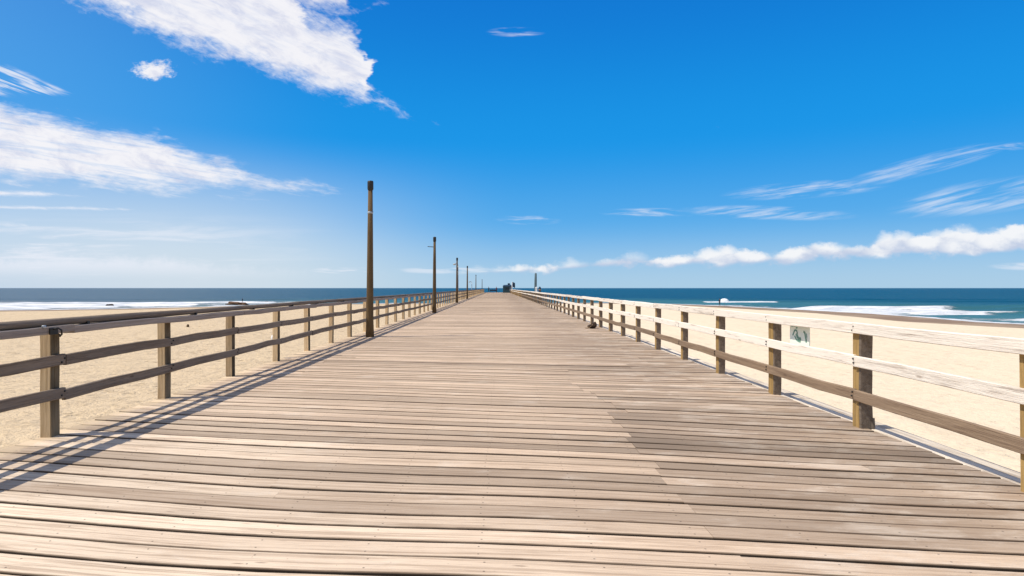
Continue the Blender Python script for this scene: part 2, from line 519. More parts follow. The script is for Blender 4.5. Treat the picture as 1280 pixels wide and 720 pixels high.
# ------------------------------------------------------------------- sign
sg = empty('sign', (XR + .02, 7.55, .70))
tag(sg, 'small pale green sign with dark green marks fixed to the right railing', 'sign')
m = MB(); m.box(.0, .012, -.25, .23, .0, .25, .002); m.build('panel', M['sign_face'], sg)
ink = MB()
def mark(pts, r):     # flat strokes on the panel, seen from the deck side
    for (a, b), (c, d) in zip(pts, pts[1:]):
        dx, dy = c - a, d - b; L = math.hypot(dx, dy) or 1; nx, ny = -dy / L * r, dx / L * r
        vs = [(-.003, -(a + nx), b + ny), (-.003, -(a - nx), b - ny), (-.003, -(c - nx), d - ny), (-.003, -(c + nx), d + ny)]
        ink.add(vs, [(0, 1, 2, 3)])
# u grows to the right when looking from the deck (towards +x the viewer's right is -y)
mark([(-.15, .12), (-.10, .19), (-.05, .19), (-.03, .15)], .011)
mark([(-.06, .15), (-.02, .10), (.03, .085), (.055, .10)], .020)
mark([(-.10, .12), (-.06, .075), (.0, .06), (.05, .06)], .011)
mark([(-.07, .22), (-.03, .225)], .008)
mark([(.12, .185), (.15, .18), (.165, .13), (.185, .085), (.185, .06)], .014)
mark([(.19, .17), (.2, .12)], .008)
mark([(-.19, .235), (.16, .25)], .004)
ink.build('lettering', M['sign_ink'], sg)

# --------------------------------------------------------------- lamp posts
def lamp(px, y, x, top, label, kind='wood', head=True):
    h = top
    t = empty('lamp_post', (x, y, 0))
    tag(t, label, 'lamp post', 'lamp posts along the left rail')
    if kind == 'wood':
        m = MB(); m.lathe([(.125, 0), (.105, .5), (.098, 1.4), (.082, 3.0), (.066, h - .28)], (.45, .3, .4), n=16, lean=(.004, 0))
        m.build('pole', M['pole'], t)
        m = MB(); m.lathe([(.062, 0), (.08, .012), (.088, .05), (.088, .24), (.078, .275), (.03, .285)], n=16, o=(.004 * h, 0, h - .30))
        m.build('lamp_head', M['iron'], t)
        m = MB(); m.lathe([(.076, 0), (.082, .01), (.082, .05), (.076, .06)], n=14, o=(.013, 0, h - .98))
        m.tube([(.08, 0, h - .95), (.10, -.02, h - .92)], .012)
        if y < 20: m.build('band', M['grey_metal'], t)
    else:
        m = MB(); m.lathe([(.07, 0), (.06, 1.2), (.045, h - .2)], n=12); m.tube([(0, 0, h - .25), (-.05, 0, h - .05), (-.25, 0, h + .05), (-.42, 0, h)], .035)
        m.build('pole', M['grey_metal'], t)
        m = MB(); m.lathe([(.02, .10), (.16, .06), (.19, 0), (.12, -.08), (.02, -.1)], o=(-.42, 0, h - .05)); m.build('lamp_head', M['grey_metal'], t)
    return t
lamp(0, 17.7, -3.72, 4.56, 'tall weathered wooden lamp pole nearest the camera, standing inside the left rail')
l2 = lamp(0, 34.6, -3.60, 4.35, 'second nearest wooden lamp pole inside the left rail, small side rod near its top')
m = MB(); m.tube([(0, 0, 3.75), (-.38, 0, 3.78)], .02); m.build('side_rod', M['iron'], l2)
lamp(0, 58.6, -3.92, 4.36, 'third wooden lamp pole along the left rail, just left of the grey curved lamp')
lamp(0, 70.0, -4.55, 4.2, 'slender pale grey lamp with curved arm between two wooden poles', 'metal')
lamp(0, 79.5, -3.97, 4.33, 'fourth wooden lamp pole, just right of the grey curved lamp')
lamp(0, 112, -4.75, 2.6, 'shortest faint grey lamp far down the left rail', 'metal')
lamp(0, 131, -4.68, 4.3, 'second wooden lamp pole from the far end of the pier')
lamp(0, 186, -4.75, 4.1, 'farthest wooden lamp pole at the far end of the pier')

# poles by the right rail, far off
t = empty('leaning_pole', (4.12, 66.5, -.35))
tag(t, 'thick grey green pole leaning slightly outside the right rail far down the pier', 'pole')
m = MB(); m.lathe([(.14, 0), (.145, 1.2), (.135, 2.6), (.11, 3.35), (.05, 3.42)], n=14, lean=(.015, 0)); m.build('pole', M['slate'], t)
m = MB(); m.lathe([(.15, 0), (.155, .02), (.155, .09), (.15, .1)], n=14, o=(.018, 0, 1.2)); m.build('band', M['iron'], t)
t = empty('marker_post', (4.05, 63.5, -.35))
tag(t, 'short white post standing outside the right rail beside the leaning pole', 'post')
m = MB(); m.box(-.09, .09, -.09, .09, 0, 1.80, .01, axis='z'); m.build('post', M['white_paint'], t)
m = MB(); m.lathe([(.12, 0), (.12, .03), (.02, .09)], n=4, o=(0, 0, 1.80), smooth=False); m.build('post_cap', M['white_paint'], t)
t = empty('mooring_post', (4.02, 58.0, -.35))
tag(t, 'short dark blue post right of the white one outside the right rail', 'post')
m = MB(); m.lathe([(.12, 0), (.12, 1.7), (.09, 1.86), (.03, 1.9)], n=12); m.build('post', M['navy'], t)
m = MB(); m.lathe([(.125, 0), (.135, .02), (.135, .07), (.125, .09)], n=12, o=(0, 0, 1.55)); m.build('rope_band', M['strap'], t)

# bag slumped at the rail foot
t = empty('canvas_bag', (3.34, 21.4, .004))
tag(t, 'dark brown bag slumped on the planks against the right rail', 'bag')
bm = bmesh.new(); bmesh.ops.create_icosphere(bm, subdivisions=3, radius=1)
for v in bm.verts:
    n = noise.noise(v.co * 1.7) * .25
    v.co = Vector((v.co.x * .17 * (1 + n), v.co.y * .13 * (1 + n), max(0, (v.co.z * .5 + .45)) * .20 * (1 + n * 1.2 + .4 * v.co.x)))
me = bpy.data.meshes.new('bag_body'); bm.to_mesh(me); bm.free(); me.materials.append(M['bag'])
me.polygons.foreach_set('use_smooth', [True] * len(me.polygons))
o = bpy.data.objects.new('bag_body', me); col.objects.link(o); o.parent = t
m = MB(); m.tube([(-.14, -.06, .07), (-.2, -.12, .02), (-.26, -.09, .012), (-.18, -.14, .012), (-.08, -.13, .07), (.03, -.08, .17), (.08, 0, .21)], .011); m.build('strap', M['strap'], t)

# ------------------------------------------------------------ far pier end
def on_ground(obj): pass
t = empty('pier_shelter', (2.95, 183, 0))
tag(t, 'small dark teal shelter hut at the far end of the pier on the right', 'hut')
m = MB(); m.box(-1.35, 1.3, -1.3, 1.3, 0, 1.95, .03, axis='z'); m.build('wall', M['teal'], t)
m = MB()
vs = [(-1.5, -1.45, 1.953), (1.45, -1.45, 1.953), (1.45, 1.45, 1.953), (-1.5, 1.45, 1.953), (-1.1, 0, 2.35), (1.0, 0, 2.45)]
m.add(vs, [(0, 1, 5, 4), (2, 3, 4, 5), (1, 2, 5), (3, 0, 4), (3, 2, 1, 0)])
rf = m.build('roof', M['navy'], t)
m = MB(); m.box(.1, .75, -.3, .3, 2.2, 2.85, .02, axis='z'); m.build('vent_box', M['navy'], rf)
m = MB(); m.box(-.5, .5, -1.325, -1.303, .95, 1.55, .005, axis='z'); m.build('window', M['glass'], t)
t = empty('flag_pole', (4.25, 178, 0))
tag(t, 'pale pole with a bunched dark flag beside the far hut', 'flag pole')
m = MB(); m.lathe([(.14, 0), (.13, 1.5), (.10, 3.2), (.03, 3.3)], n=10); m.build('pole', M['white_paint'], t)
m = MB(); vs = []; fs = []
for a in range(9):
    for b in range(9):
        u, w = a / 8, b / 8
        vs.append((.12 + .75 * u, .08 * math.sin(u * 7 + w), 3.15 - 1.45 * w - .35 * u * u))
for a in range(8):
    for b in range(8):
        fs.append((a * 9 + b, (a + 1) * 9 + b, (a + 1) * 9 + b + 1, a * 9 + b + 1))
m.add(vs, fs, smooth=True); m.build('flag', M['navy'], t)
t = empty('bench', (-1.3, 190, 0))
tag(t, 'low dark maroon bench across the middle of the far pier end', 'bench')
m = MB(); m.box(-1.1, 1.1, -.25, .25, .42, .48, .01, axis='x'); m.build('seat', M['maroon'], t)
m = MB(); m.box(-1.1, 1.1, .25, .30, .50, .95, .01, axis='x'); m.build('backrest', M['navy'], t)
for sx in (-1, 1):
    m = MB(); m.box(sx * .95 - .04, sx * .95 + .04, -.2, .2, 0, .418, .01, axis='z'); m.build('leg', M['iron'], t)

# --------------------------------------------------------------- people
def person(loc, rz, label, top, bottom, pose='stand', s=1.0, group=None):
    t = empty('person', loc); t.rotation_euler = (0, 0, rz); t.scale = (s, s, s)
    tag(t, label, 'person', group)
    V = {'pel': (0, 0, .95), 'wst': (0, .0, 1.10), 'che': (0, .01, 1.32), 'nek': (0, 0, 1.50), 'hb': (0, .01, 1.58), 'hd': (0, .02, 1.66), 'ht': (0, .01, 1.74)}
    Rr = {'pel': .15, 'wst': .125, 'che': .15, 'nek': .055, 'hb': .075, 'hd': .098, 'ht': .06}
    E = [('pel', 'wst'), ('wst', 'che'), ('che', 'nek'), ('nek', 'hb'), ('hb', 'hd'), ('hd', 'ht')]
    for q, sx in (('l', -1), ('r', 1)):
        fwd = .12 * sx if pose == 'walk' else 0
        V.update({q + 'hip': (sx * .09, 0, .90), q + 'kn': (sx * .11, -.03 - fwd, .50), q + 'an': (sx * .12, .02 - fwd * 1.8, .09), q + 'to': (sx * .13, -.15 - fwd * 1.8, .035),
                  q + 'sh': (sx * .19, 0, 1.43), q + 'el': (sx * .25, .03 + fwd, 1.15), q + 'wr': (sx * .24, -.06 + fwd, .93), q + 'ha': (sx * .23, -.08 + fwd, .82)})
        Rr.update({q + 'hip': .095, q + 'kn': .058, q + 'an': .04, q + 'to': .032, q + 'sh': .055, q + 'el': .04, q + 'wr': .028, q + 'ha': .032})
        E += [('pel', q + 'hip'), (q + 'hip', q + 'kn'), (q + 'kn', q + 'an'), (q + 'an', q + 'to'), ('che', q + 'sh'), (q + 'sh', q + 'el'), (q + 'el', q + 'wr'), (q + 'wr', q + 'ha')]
    names = list(V)
    me = bpy.data.meshes.new('body'); me.from_pydata([V[n] for n in names], [(names.index(a), names.index(b)) for a, b in E], [])
    o = bpy.data.objects.new('body', me); col.objects.link(o)
    md = o.modifiers.new('skin', 'SKIN')
    for i_, n in enumerate(names):
        sv = me.skin_vertices[0].data[i_]; sv.radius = (Rr[n], Rr[n] * (.75 if n in ('pel', 'wst', 'che') else 1)); sv.use_root = (n == 'pel')
    o.modifiers.new('sub', 'SUBSURF').levels = 1
    dg = bpy.context.evaluated_depsgraph_get(); dg.update()
    me2 = bpy.data.meshes.new_from_object(o.evaluated_get(dg))
    me2.name = 'body'
    o.modifiers.clear(); o.data = me2; o.parent = t
    me2.materials.clear()
    for k in ('skin', top, bottom): me2.materials.append(M[k])
    for p in me2.polygons:
        z = p.center.z; p.use_smooth = True
        p.material_index = 0 if z > 1.49 or z < .12 or (z < .9 and abs(p.center.x) > .2) else (1 if z > .97 else 2)
    bm = bmesh.new(); bmesh.ops.create_icosphere(bm, subdivisions=2, radius=.108)
    for v in bm.verts:
        v.co = Vector((v.co.x * .95, v.co.y * 1.05 + .03, max(v.co.z, -.05) + 1.695))
    mh = bpy.data.meshes.new('hair'); bm.to_mesh(mh); bm.free(); mh.materials.append(M['hair'])
    h = bpy.data.objects.new('hair', mh); col.objects.link(h); h.parent = t
    return t
person((-.35, 187.5, .003), .4, 'person in dull red top standing in front of the far bench', 'cloth_red', 'cloth_dark')
person((-2.75, 188.5, .003), 2.6, 'person in dark clothes left of the far bench at the pier end', 'cloth_dark', 'cloth_dark')
person((4.05 - .9, 150.5, .003), -1.5, 'person in blue top leaning near the right rail before the far hut', 'cloth_blue', 'cloth_dark')

# --------------------------------------------------------- beach and sea
SEA = -2.98
shore = [(-3000, 40), (-400, 96), (-200, 108), (-98, 119), (-80, 129), (-64, 148), (-50, 163), (-30, 172), (0, 176), (34, 178), (48, 166), (56, 148), (61, 124), (64, 104), (63.5, 90), (62, 79),
         (65, 69), (74, 62), (95, 58), (150, 52), (400, 40), (3000, -200)]
SH = np.array(shore, dtype=float)
def fnoise(x, y, s, seed=0.0, oct=3):
    out = np.zeros(x.size)
    xf, yf = x.ravel(), y.ravel()
    for i_ in range(x.size):
        out[i_] = noise.fractal(Vector((xf[i_] * s, yf[i_] * s, seed)), 1.0, 2.0, oct)
    return out.reshape(x.shape)
def signed(x, y):
    """distance to the shoreline, positive at sea"""
    d = np.full(x.shape, 1e9)
    for (ax, ay), (bx, by) in zip(SH, SH[1:]):
        ux, uy = bx - ax, by - ay; L = ux * ux + uy * uy
        t = np.clip(((x - ax) * ux + (y - ay) * uy) / L, 0, 1)
        d = np.minimum(d, np.hypot(x - ax - t * ux, y - ay - t * uy))
    inside = np.zeros(x.shape, dtype=bool)        # land polygon, closed far behind the camera
    poly = list(shore) + [(3000, -3000), (-3000, -3000)]
    for (ax, ay), (bx, by) in zip(poly, poly[1:] + poly[:1]):
        if ay == by: continue
        c = ((ay > y) != (by > y)) & (x < (bx - ax) * (y - ay) / (by - ay) + ax)
        inside ^= c
    return np.where(inside, -d, d)
def sym(lims, near, far):
    a = np.arange(lims[0], lims[1] + 1e-6, near)
    lo, hi, st_ = lims[0], lims[1], near
    l, r = [], []
    x = lo
    while x > far[0]: st_ *= 1.35; x -= st_; l.append(x)
    x, st_ = hi, near
    while x < far[1]: st_ *= 1.35; x += st_; r.append(x)
    return np.array(l[::-1] + list(a) + r)
def grid(name, xs, ys, zf, mat, attrs):
    X, Y = np.meshgrid(xs, ys)
    Z = zf(X, Y)
    nx, ny = len(xs), len(ys)
    me = bpy.data.meshes.new(name)
    V = np.stack([X.ravel(), Y.ravel(), Z.ravel()], 1)
    idx = np.arange(nx * ny).reshape(ny, nx)
    Fq = np.stack([idx[:-1, :-1].ravel(), idx[:-1, 1:].ravel(), idx[1:, 1:].ravel(), idx[1:, :-1].ravel()], 1)
    me.vertices.add(len(V)); me.vertices.foreach_set('co', V.ravel().astype(np.float32))
    me.loops.add(Fq.size); me.loops.foreach_set('vertex_index', Fq.ravel().astype(np.int32))
    me.polygons.add(len(Fq)); me.polygons.foreach_set('loop_start', np.arange(0, Fq.size, 4, dtype=np.int32))
    me.polygons.foreach_set('use_smooth', [True] * len(Fq))
    me.update(calc_edges=True)
    c = np.ones((len(V), 4), dtype=np.float32)
    for k, a in enumerate(attrs(X, Y)): c[:, k] = a.ravel()
    at = me.color_attributes.new('Col', 'FLOAT_COLOR', 'POINT'); at.data.foreach_set('color', c.ravel())
    me.materials.append(mat)
    o = bpy.data.objects.new(name, me); col.objects.link(o)
    return o
def sstep(x, a, b):
    t = np.clip((x - a) / (b - a), 0, 1); return t * t * (3 - 2 * t)

# sand
def sandz(X, Y):
    d = -signed(X, Y)
    z = SEA + np.where(d > 0, .010 * np.minimum(d, 14) + .62 * sstep(d, 11, 42) + .25 * sstep(d, 35, 80), .03 * d)
    z = np.maximum(z, SEA - 6)
    near = np.hypot(X, Y) < 130
    n = np.zeros(X.shape)
    m_ = near & (d > -3)
    xs_, ys_ = X[m_], Y[m_]
    n[m_] = fnoise(xs_, ys_, .12, 2.0, 3) * .10 + fnoise(xs_, ys_, .9, 7.0, 3) * .07 * sstep(d[m_], 10, 24)
    return z + n * sstep(d, 6, 22)
m, b = material('beach_sand')
wet, side, inl = rgb(attr('Col'))
p = worldpos(); px, py, pz = sep(p)
big = noi(p, .08, 4, .6); mid = noi(p, 1.5, 5, .65); fine = noi(p, 6.0, 4, .7); gr = noi(p, 60.0, 3, .7)
tracks = noi(vec(px * 1.2, py * .10, 0.0), 1.0, 4, .6)
dry = mixc(side, (.70, .54, .345), (.80, .655, .46))
dry = mixc(smooth(mid, .40, .72) * (.5 - side * .3), dry, (.52, .39, .24))
dry = mixc(smooth(fine, .52, .74) * (1.0 - side * .85) * .5, dry, (.40, .29, .17))
foot = vor(vec(px + (mid - .5) * .8, py + (fine - .5) * .4, 0.0), 1.9)
clus = smooth(big, .42, .60)
dry = mixc((1.0 - smooth(foot, .10, .34)) * clus * (1.0 - side * .75) * .8, dry, (.40, .28, .16))
dry = mixc(smooth(tracks, .52, .68) * .18, dry, (.5, .39, .27))
wetm = smooth(wet + (big - .5) * .25 + (mid - .5) * .12, .35, .6)
c = mixc(wetm, dry, mixc(smooth(big, .4, .6), (.26, .165, .088), (.36, .25, .145)))
S.put(b.inputs['Base Color'], c)
S.put(b.inputs['Roughness'], 0.95 - wetm * .35)
b.inputs['Specular IOR Level'].default_value = .15

bump(b, (mid * .9 + fine * .35 + smooth(foot, .05, .45) * .35 + gr * .03) * (1.0 - wetm * .95) * (1.0 - side * .6), 1.0, .2)
M['sand'] = m
grid('beach_sand', sym((-70, 90), .9, (-4000, 4000)), sym((-4, 190), .9, (-3000, 400)), sandz, M['sand'],
     lambda X, Y: (lambda d: (1 - sstep(d, 6, 14 + 3 * np.sin(X * .06)), sstep(X, -2, 4) * 1.0, np.clip(d / 100, 0, 1)))(-signed(X, Y)))
tag(bpy.data.objects['beach_sand'], kind='structure')

# sea
ridges = [  # y, x0, x1, height, foam x0, foam x1
    (126, 52, 150, .75, 54, 93), (118, 94, 220, .8, 112, 200), (150, 45, 130, .35, 56, 63), (104, 64, 190, .5, 66, 86), (98, 84, 190, .45, 150, 190), (172, -20, -200, .45, -60, -150),
    (150, -66, -400, .55, -70, -140), (138, -75, -400, .5, -80, -400), (128, -88, -400, .4, -90, -400), (162, -100, -400, .4, -180, -400), (190, -300, 300, .3, 60, 90), (225, -400, 400, .3, 0, 0),
    (82, 66, 130, .35, 66, 130)]
def ridge_eval(X, Y):
    z = np.zeros(X.shape); f = np.zeros(X.shape)
    for i_, (yc, a, b_, h, fa, fb) in enumerate(ridges):
        a, b_ = min(a, b_), max(a, b_); fa, fb = min(fa, fb), max(fa, fb)
        yy = yc + 2.5 * np.sin(X * .045 + i_ * 2.1) + 1.2 * np.sin(X * .13 + i_)
        u = Y - yy
        env = sstep(X, a, a + 12) * (1 - sstep(X, b_ - 12, b_))
        prof = np.where(u < 0, np.exp(-(u / 1.6) ** 2), np.exp(-(u / 4.2) ** 2))
        z += h * env * prof
        fe = sstep(X, fa, fa + 6) * (1 - sstep(X, fb - 6, fb)) if fb > fa else 0
        f = np.maximum(f, fe * np.where(u < 0, np.exp(-(u / 5.0) ** 2), np.exp(-(u / 1.0) ** 2)))
    return z, f
def seaz(X, Y):
    d = signed(X, Y)
    z, f = ridge_eval(X, Y)
    sw = np.zeros(X.shape)
    m_ = (np.abs(X) < 500) & (Y < 700) & (Y > 0)
    sw[m_] = fnoise(X[m_] * .35, Y[m_], .16, 3.3, 3)
    return SEA + (z + sw * .14 + f * .15 * sw) * sstep(d, 0, 8)
def sea_attr(X, Y):
    d = signed(X, Y)
    z, f = ridge_eval(X, Y)
    swash = (1 - sstep(d, 1.0, 5)) * .80
    left = sstep(-X, 25, 60) * (1 - sstep(d, 22, 44)) * .52
    right = sstep(X, 40, 55) * (1 - sstep(d, 6, 16)) * .38
    # the breaking wave right of the pier: foam fills the gap between crest and beach
    rb = sstep(X, 50, 58) * (1 - sstep(X, 88, 96)) * sstep(Y, 98, 106) * (1 - sstep(Y, 125, 128)) * .78
    f = np.maximum.reduce([f, swash, left, right, rb])
    return f, np.clip(d / 200, 0, 1), sstep(-X / np.maximum(Y, 30), .05, .9)
m, b = material('sea_water')
foam, dist, left = rgb(attr('Col'))
p = worldpos(); px, py, pz = sep(p)
ps = vec(px * .35, py, 0.0)
w1 = noi(ps, .22, 5, .65); w2 = noi(ps, 1.6, 4, .6); w3 = noi(vec(px * .05, py * .18, 0.0), .12, 4, .6)
deep = mixc(left, (.001, .064, .098), (.075, .12, .15))  # left side greyed: sun-side haze painted into the water colour
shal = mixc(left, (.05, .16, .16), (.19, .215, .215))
c = mixc(smooth(dist, 0.02, .55), shal, deep)
c = mixc(smooth(w3, .42, .62) * .4, c, mixc(left, (.0, .038, .08), (.055, .09, .12)))
c = mixc(smooth(w2, .55, .75) * .35, c, mixc(left, (.0, .045, .08), (.04, .07, .10)))
c = mixc(smooth(w1, .52, .72) * .35, c, mixc(left, (.02, .13, .16), (.12, .17, .2)))
fm = noi(vec(px * .30, py * .8, 1.0), .55, 6, .7)
fo = smooth(foam + (fm - .5) * 1.7, .38, .72)
caps = smooth(noi(vec(px * .25, py, 5.0), .22, 5, .7), .69, .74) * .5
fo = mx(fo, caps * (1.0 - smooth(dist, .5, 1.0)))
fsh = smooth(noi(vec(px * .12, py * .55, 9.0), 1.0, 5, .65), .38, .62)
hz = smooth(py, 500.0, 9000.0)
c = mixc(hz * .22, c, (.16, .26, .34))  # distance haze painted into the water colour
c = mixc(fo, c, mixc(fsh, (.52, .55, .57), (.80, .80, .79)))
S.put(b.inputs['Base Color'], c)
S.put(b.inputs['Roughness'], .38 + fo * .5)
b.inputs['Specular IOR Level'].default_value = .12
bump(b, w1 * 1.0 + w2 * .30 + fo * .3, 1.0, .9)
M['sea'] = m
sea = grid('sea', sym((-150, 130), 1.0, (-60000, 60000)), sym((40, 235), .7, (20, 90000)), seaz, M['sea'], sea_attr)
tag(sea, kind='structure')

# things on the beach
def rock(name, loc, s, seed, mat, label, cat='rock', sub=4):
    bm = bmesh.new(); bmesh.ops.create_icosphere(bm, subdivisions=sub, radius=1)
    for v in bm.verts:
        n = noise.fractal(v.co * 1.6 + Vector((seed, 0, 0)), 1, 2, 4) * .35 + noise.cell(v.co * 3 + Vector((seed, 0, 0))) * .08
        v.co = Vector((v.co.x * s[0] * (1 + n), v.co.y * s[1] * (1 + n), v.co.z * s[2] * (1 + n * 1.4)))
    me = bpy.data.meshes.new(name); bm.to_mesh(me); bm.free(); me.materials.append(mat)
    o = bpy.data.objects.new(name, me); col.objects.link(o); o.location = loc
    return tag(o, label, cat)
def at(px, z): return (px - 622) * z / F
rock('beach_rock', (at(137, 138), 138, SEA + .25), (.95, .7, .45), 3, M['rock'], 'dark lump of rock in the white surf at the left, seen above the rail')
ledge = rock('rock_ledge', (at(296, 160), 160, SEA + .15), (2.7, 1.6, .62), 9, M['brown_rock'], 'long low brown rock ledge at the water edge left of the nearest lamp pole', 'rock ledge')
person((at(303, 161), 161.0, SEA + .60), 1.2, 'person in dark clothes on the brown rock ledge in the surf', 'cloth_dark', 'cloth_dark', s=.62)
rock('beach_rock', (at(333, 176), 176, SEA + .1), (.6, .5, .45), 5, M['rock'], 'tiny dark rock standing in the surf right of the brown ledge')
t = empty('beach_stake', (at(234.5, 53.0), 53.0, -2.16))
tag(t, 'short dark wooden stake standing on the left beach between two railing posts', 'stake')
m = MB(); m.lathe([(.09, -.1), (.12, .12), (.10, .36), (.04, .42)], n=9, lean=(.08, 0)); m.build('stake', M['pole'], t)

gz = -2.75
ux, uy = at(906, 142), 142
t = empty('beach_umbrella', (ux, uy, gz))
tag(t, 'white beach umbrella open on the sand near the water, right of the pier', 'umbrella')
m = MB(); m.lathe([(.02, -.2), (.02, 1.75)], n=8, lean=(-.06, 0)); m.build('pole', M['grey_metal'], t)
m = MB(); n = 16; prof = [(.02, 1.72), (.45, 1.66), (.82, 1.42), (1.02, 1.05)]; vs, fs = [], []
for r, z in prof:
    for i_ in range(n):
        a = 2 * math.pi * i_ / n; rr = r * (1.0 if i_ % 2 else .95)
        vs.append((-.06 * z + rr * math.cos(a), rr * math.sin(a), z))
for k in range(3):
    for i_ in range(n): fs.append((k * n + i_, k * n + (i_ + 1) % n, (k + 1) * n + (i_ + 1) % n, (k + 1) * n + i_))
m.add(vs, fs); m.build('canopy', M['canvas'], t)
person((at(899.5, 142), 142, gz + .02), .3, 'person in dark clothes standing left of the white umbrella on the beach', 'cloth_dark', 'cloth_dark', s=.95)

# ---------------------------------------------------------------- light
sunv = Vector((-.68, -.13, 1.05)).normalized()
elev = math.asin(sunv.z); azim = math.atan2(sunv.x, sunv.y)
sl = bpy.data.lights.new('sun', 'SUN'); sl.energy = 4.4; sl.angle = R(.5); sl.color = (1.0, .93, .82)
so = bpy.data.objects.new('sun', sl); col.objects.link(so)
so.rotation_euler = sunv.to_track_quat('Z', 'Y').to_euler(); so.location = (-20, -5, 30)

w = bpy.data.worlds.new('World'); scene.world = w; w.use_nodes = True
nt = w.node_tree; S.nt = nt
bg = nt.nodes['Background']
sky = nt.nodes.new('ShaderNodeTexSky'); sky.sky_type = 'NISHITA'; sky.sun_disc = False
sky.sun_elevation = elev; sky.sun_rotation = azim
sky.air_density = 1.0; sky.dust_density = .6; sky.ozone_density = 3.0; sky.altitude = 0
dx, dy, dz = sep(coord('Generated'))
yy = mx(dy, .03)
U = (dx / yy) * F + 622.0            # bearing and height of a sky direction, in fixed world units
V = 360.0 - (dz / yy) * F
front = smooth(dy, .0, .15)
up = smooth(dz, -.002, .012)
hs = nt.nodes.new('ShaderNodeHueSaturation'); hs.inputs['Saturation'].default_value = 1.25; hs.inputs['Value'].default_value = 1.0
nt.links.new(sky.outputs[0], hs.inputs['Color'])
base = S(hs.outputs[0])
def scalec(c, k):
    n = nt.nodes.new('ShaderNodeVectorMath'); n.operation = 'SCALE'
    nt.links.new(c.k, n.inputs[0]); S.put(n.inputs['Scale'], k); return S(n.outputs[0])
STR = .10
base = scalec(base, STR)
# clean blue of the photograph: zenith deeper, horizon paler, left side hazier
el = sat(dz)
blue = mixc(smooth(el, -.01, .12), (.42, .64, .84), (.10, .43, .86))
blue = mixc(smooth(el, .06, .24), blue, (.0015, .315, .84))
blue = mixc(smooth(el, .20, .48), blue, (.001, .185, .68))
sidef = sat(dx * -1.0 + .15)
blue = mixc(smooth(sidef, .10, .72) * (1.0 - smooth(el, .03, .24)) * .95, blue, (.78, .84, .88))
blue = mixc(smooth(sidef, .35, .9) * .35, blue, (.22, .48, .85))
skyc = mixc(.90, base, blue)

# --- clouds
x0, x1 = -200.0, 1480.0
def st_noise(ang, lx, ly, detail=6, rough=.62, seed=0.0, dist=.4):
    ca, sa = math.cos(R(ang)), math.sin(R(ang))
    a = U * ca + V * sa; b_ = V * ca - U * sa
    return noi(vec(a * (1 / lx), b_ * (1 / ly), seed), 1.0, detail, rough, dist)
WU = U + (noi(vec(U * .016, V * .028, 40.0), 1.0, 4, .6) - .5) * 95.0
WV = V + (noi(vec(U * .018, V * .04, 44.0), 1.0, 4, .6) - .5) * 34.0
def band(top, bot, n, amp, soft, warp_=False):
    u_ = WU if warp_ else U; V = WV if warp_ else globals()['V']
    t_ = curve(u_, top, x0, x1, -200.0, 400.0); b_ = curve(u_, bot, x0, x1, -200.0, 400.0)
    d = mn(V - t_, b_ - V)
    return smooth(d + (n - .5) * amp, 0.0, soft)
nA = st_noise(27, 95, 26, seed=1.0); nAf = st_noise(27, 22, 9, 5, .7, seed=2.0)
nB = st_noise(10, 130, 20, seed=3.0); nBf = st_noise(10, 34, 6, 5, .7, seed=4.0)
lanes = smooth(st_noise(24, 120, 11, 5, .65, seed=31.0), .36, .56)
lanesB = smooth(st_noise(9, 150, 9, 5, .65, seed=33.0), .36, .54)
c1 = band([(-200, 20), (40, -10), (80, -200), (300, -200), (350, -60), (385, 6), (425, 18), (446, 30), (454, 60), (460, 98), (472, 112), (500, 134), (530, 152), (560, 166), (1480, 160)],
          [(-200, -20), (40, -14), (70, 0), (130, 22), (200, 56), (260, 78), (330, 96), (400, 120), (440, 128), (485, 145), (520, 155), (560, 152), (1480, 150)],
          nA * .5 + nAf * .5, 76.0, 34.0, True) * (lanes * .12 + .88)
c1b = band([(-200, 400), (340, 40), (365, 0), (380, -30), (420, -30), (440, 4), (485, 0), (500, 20), (1480, 60)],
           [(-200, 0), (340, 10), (370, 6), (400, 20), (440, 20), (450, 12), (485, 4), (500, 0), (1480, 0)],
           nAf * .6 + nA * .4, 42.0, 26.0, True)
c2 = band([(-200, 112), (0, 122), (50, 131), (100, 146), (130, 156), (195, 160), (210, 176), (290, 194), (310, 207), (350, 214), (400, 224), (440, 236), (480, 262), (1480, 300)],
          [(-200, 224), (0, 229), (100, 237), (200, 242), (285, 247), (310, 246), (360, 246), (440, 243), (480, 238), (1480, 200)],
          nB * .55 + nBf * .45, 64.0, 28.0, True) * (lanesB * .32 + .68)
c3 = band([(-200, 236), (0, 236), (60, 238), (112, 245), (150, 258), (1480, 300)], [(-200, 246), (0, 247), (112, 247), (150, 240), (1480, 200)], nBf, 10.0, 7.0)
c4 = band([(-200, 255), (0, 255), (100, 257), (165, 260), (190, 268), (1480, 300)], [(-200, 263), (0, 263), (165, 264), (190, 258), (1480, 200)], nBf, 8.0, 6.0)
c5 = band([(-200, 272), (0, 274), (30, 277), (65, 288), (90, 300), (1480, 320)], [(-200, 292), (0, 286), (65, 291), (90, 285), (1480, 200)], nBf, 12.0, 12.0) * .8
nL = noi(vec(U * .006, V * .07, 50.0), 1.0, 5, .6, .5)
c14 = smooth(nL, .42, .68) * smooth(V, 262.0, 300.0) * (1.0 - smooth(V, 330.0, 356.0)) * (1.0 - smooth(U, 120.0, 460.0)) * .8
# fanned streaks, upper left
c6 = smooth(band([(-200, 70), (0, 75), (40, 88), (75, 105), (110, 125), (1480, 150)], [(-200, 135), (0, 126), (60, 122), (110, 118), (1480, 100)], nB, 26.0, 14.0)
            * smooth(st_noise(22, 90, 6.0, 4, .6, seed=9.0), .36, .62), .0, 1.0) * .85
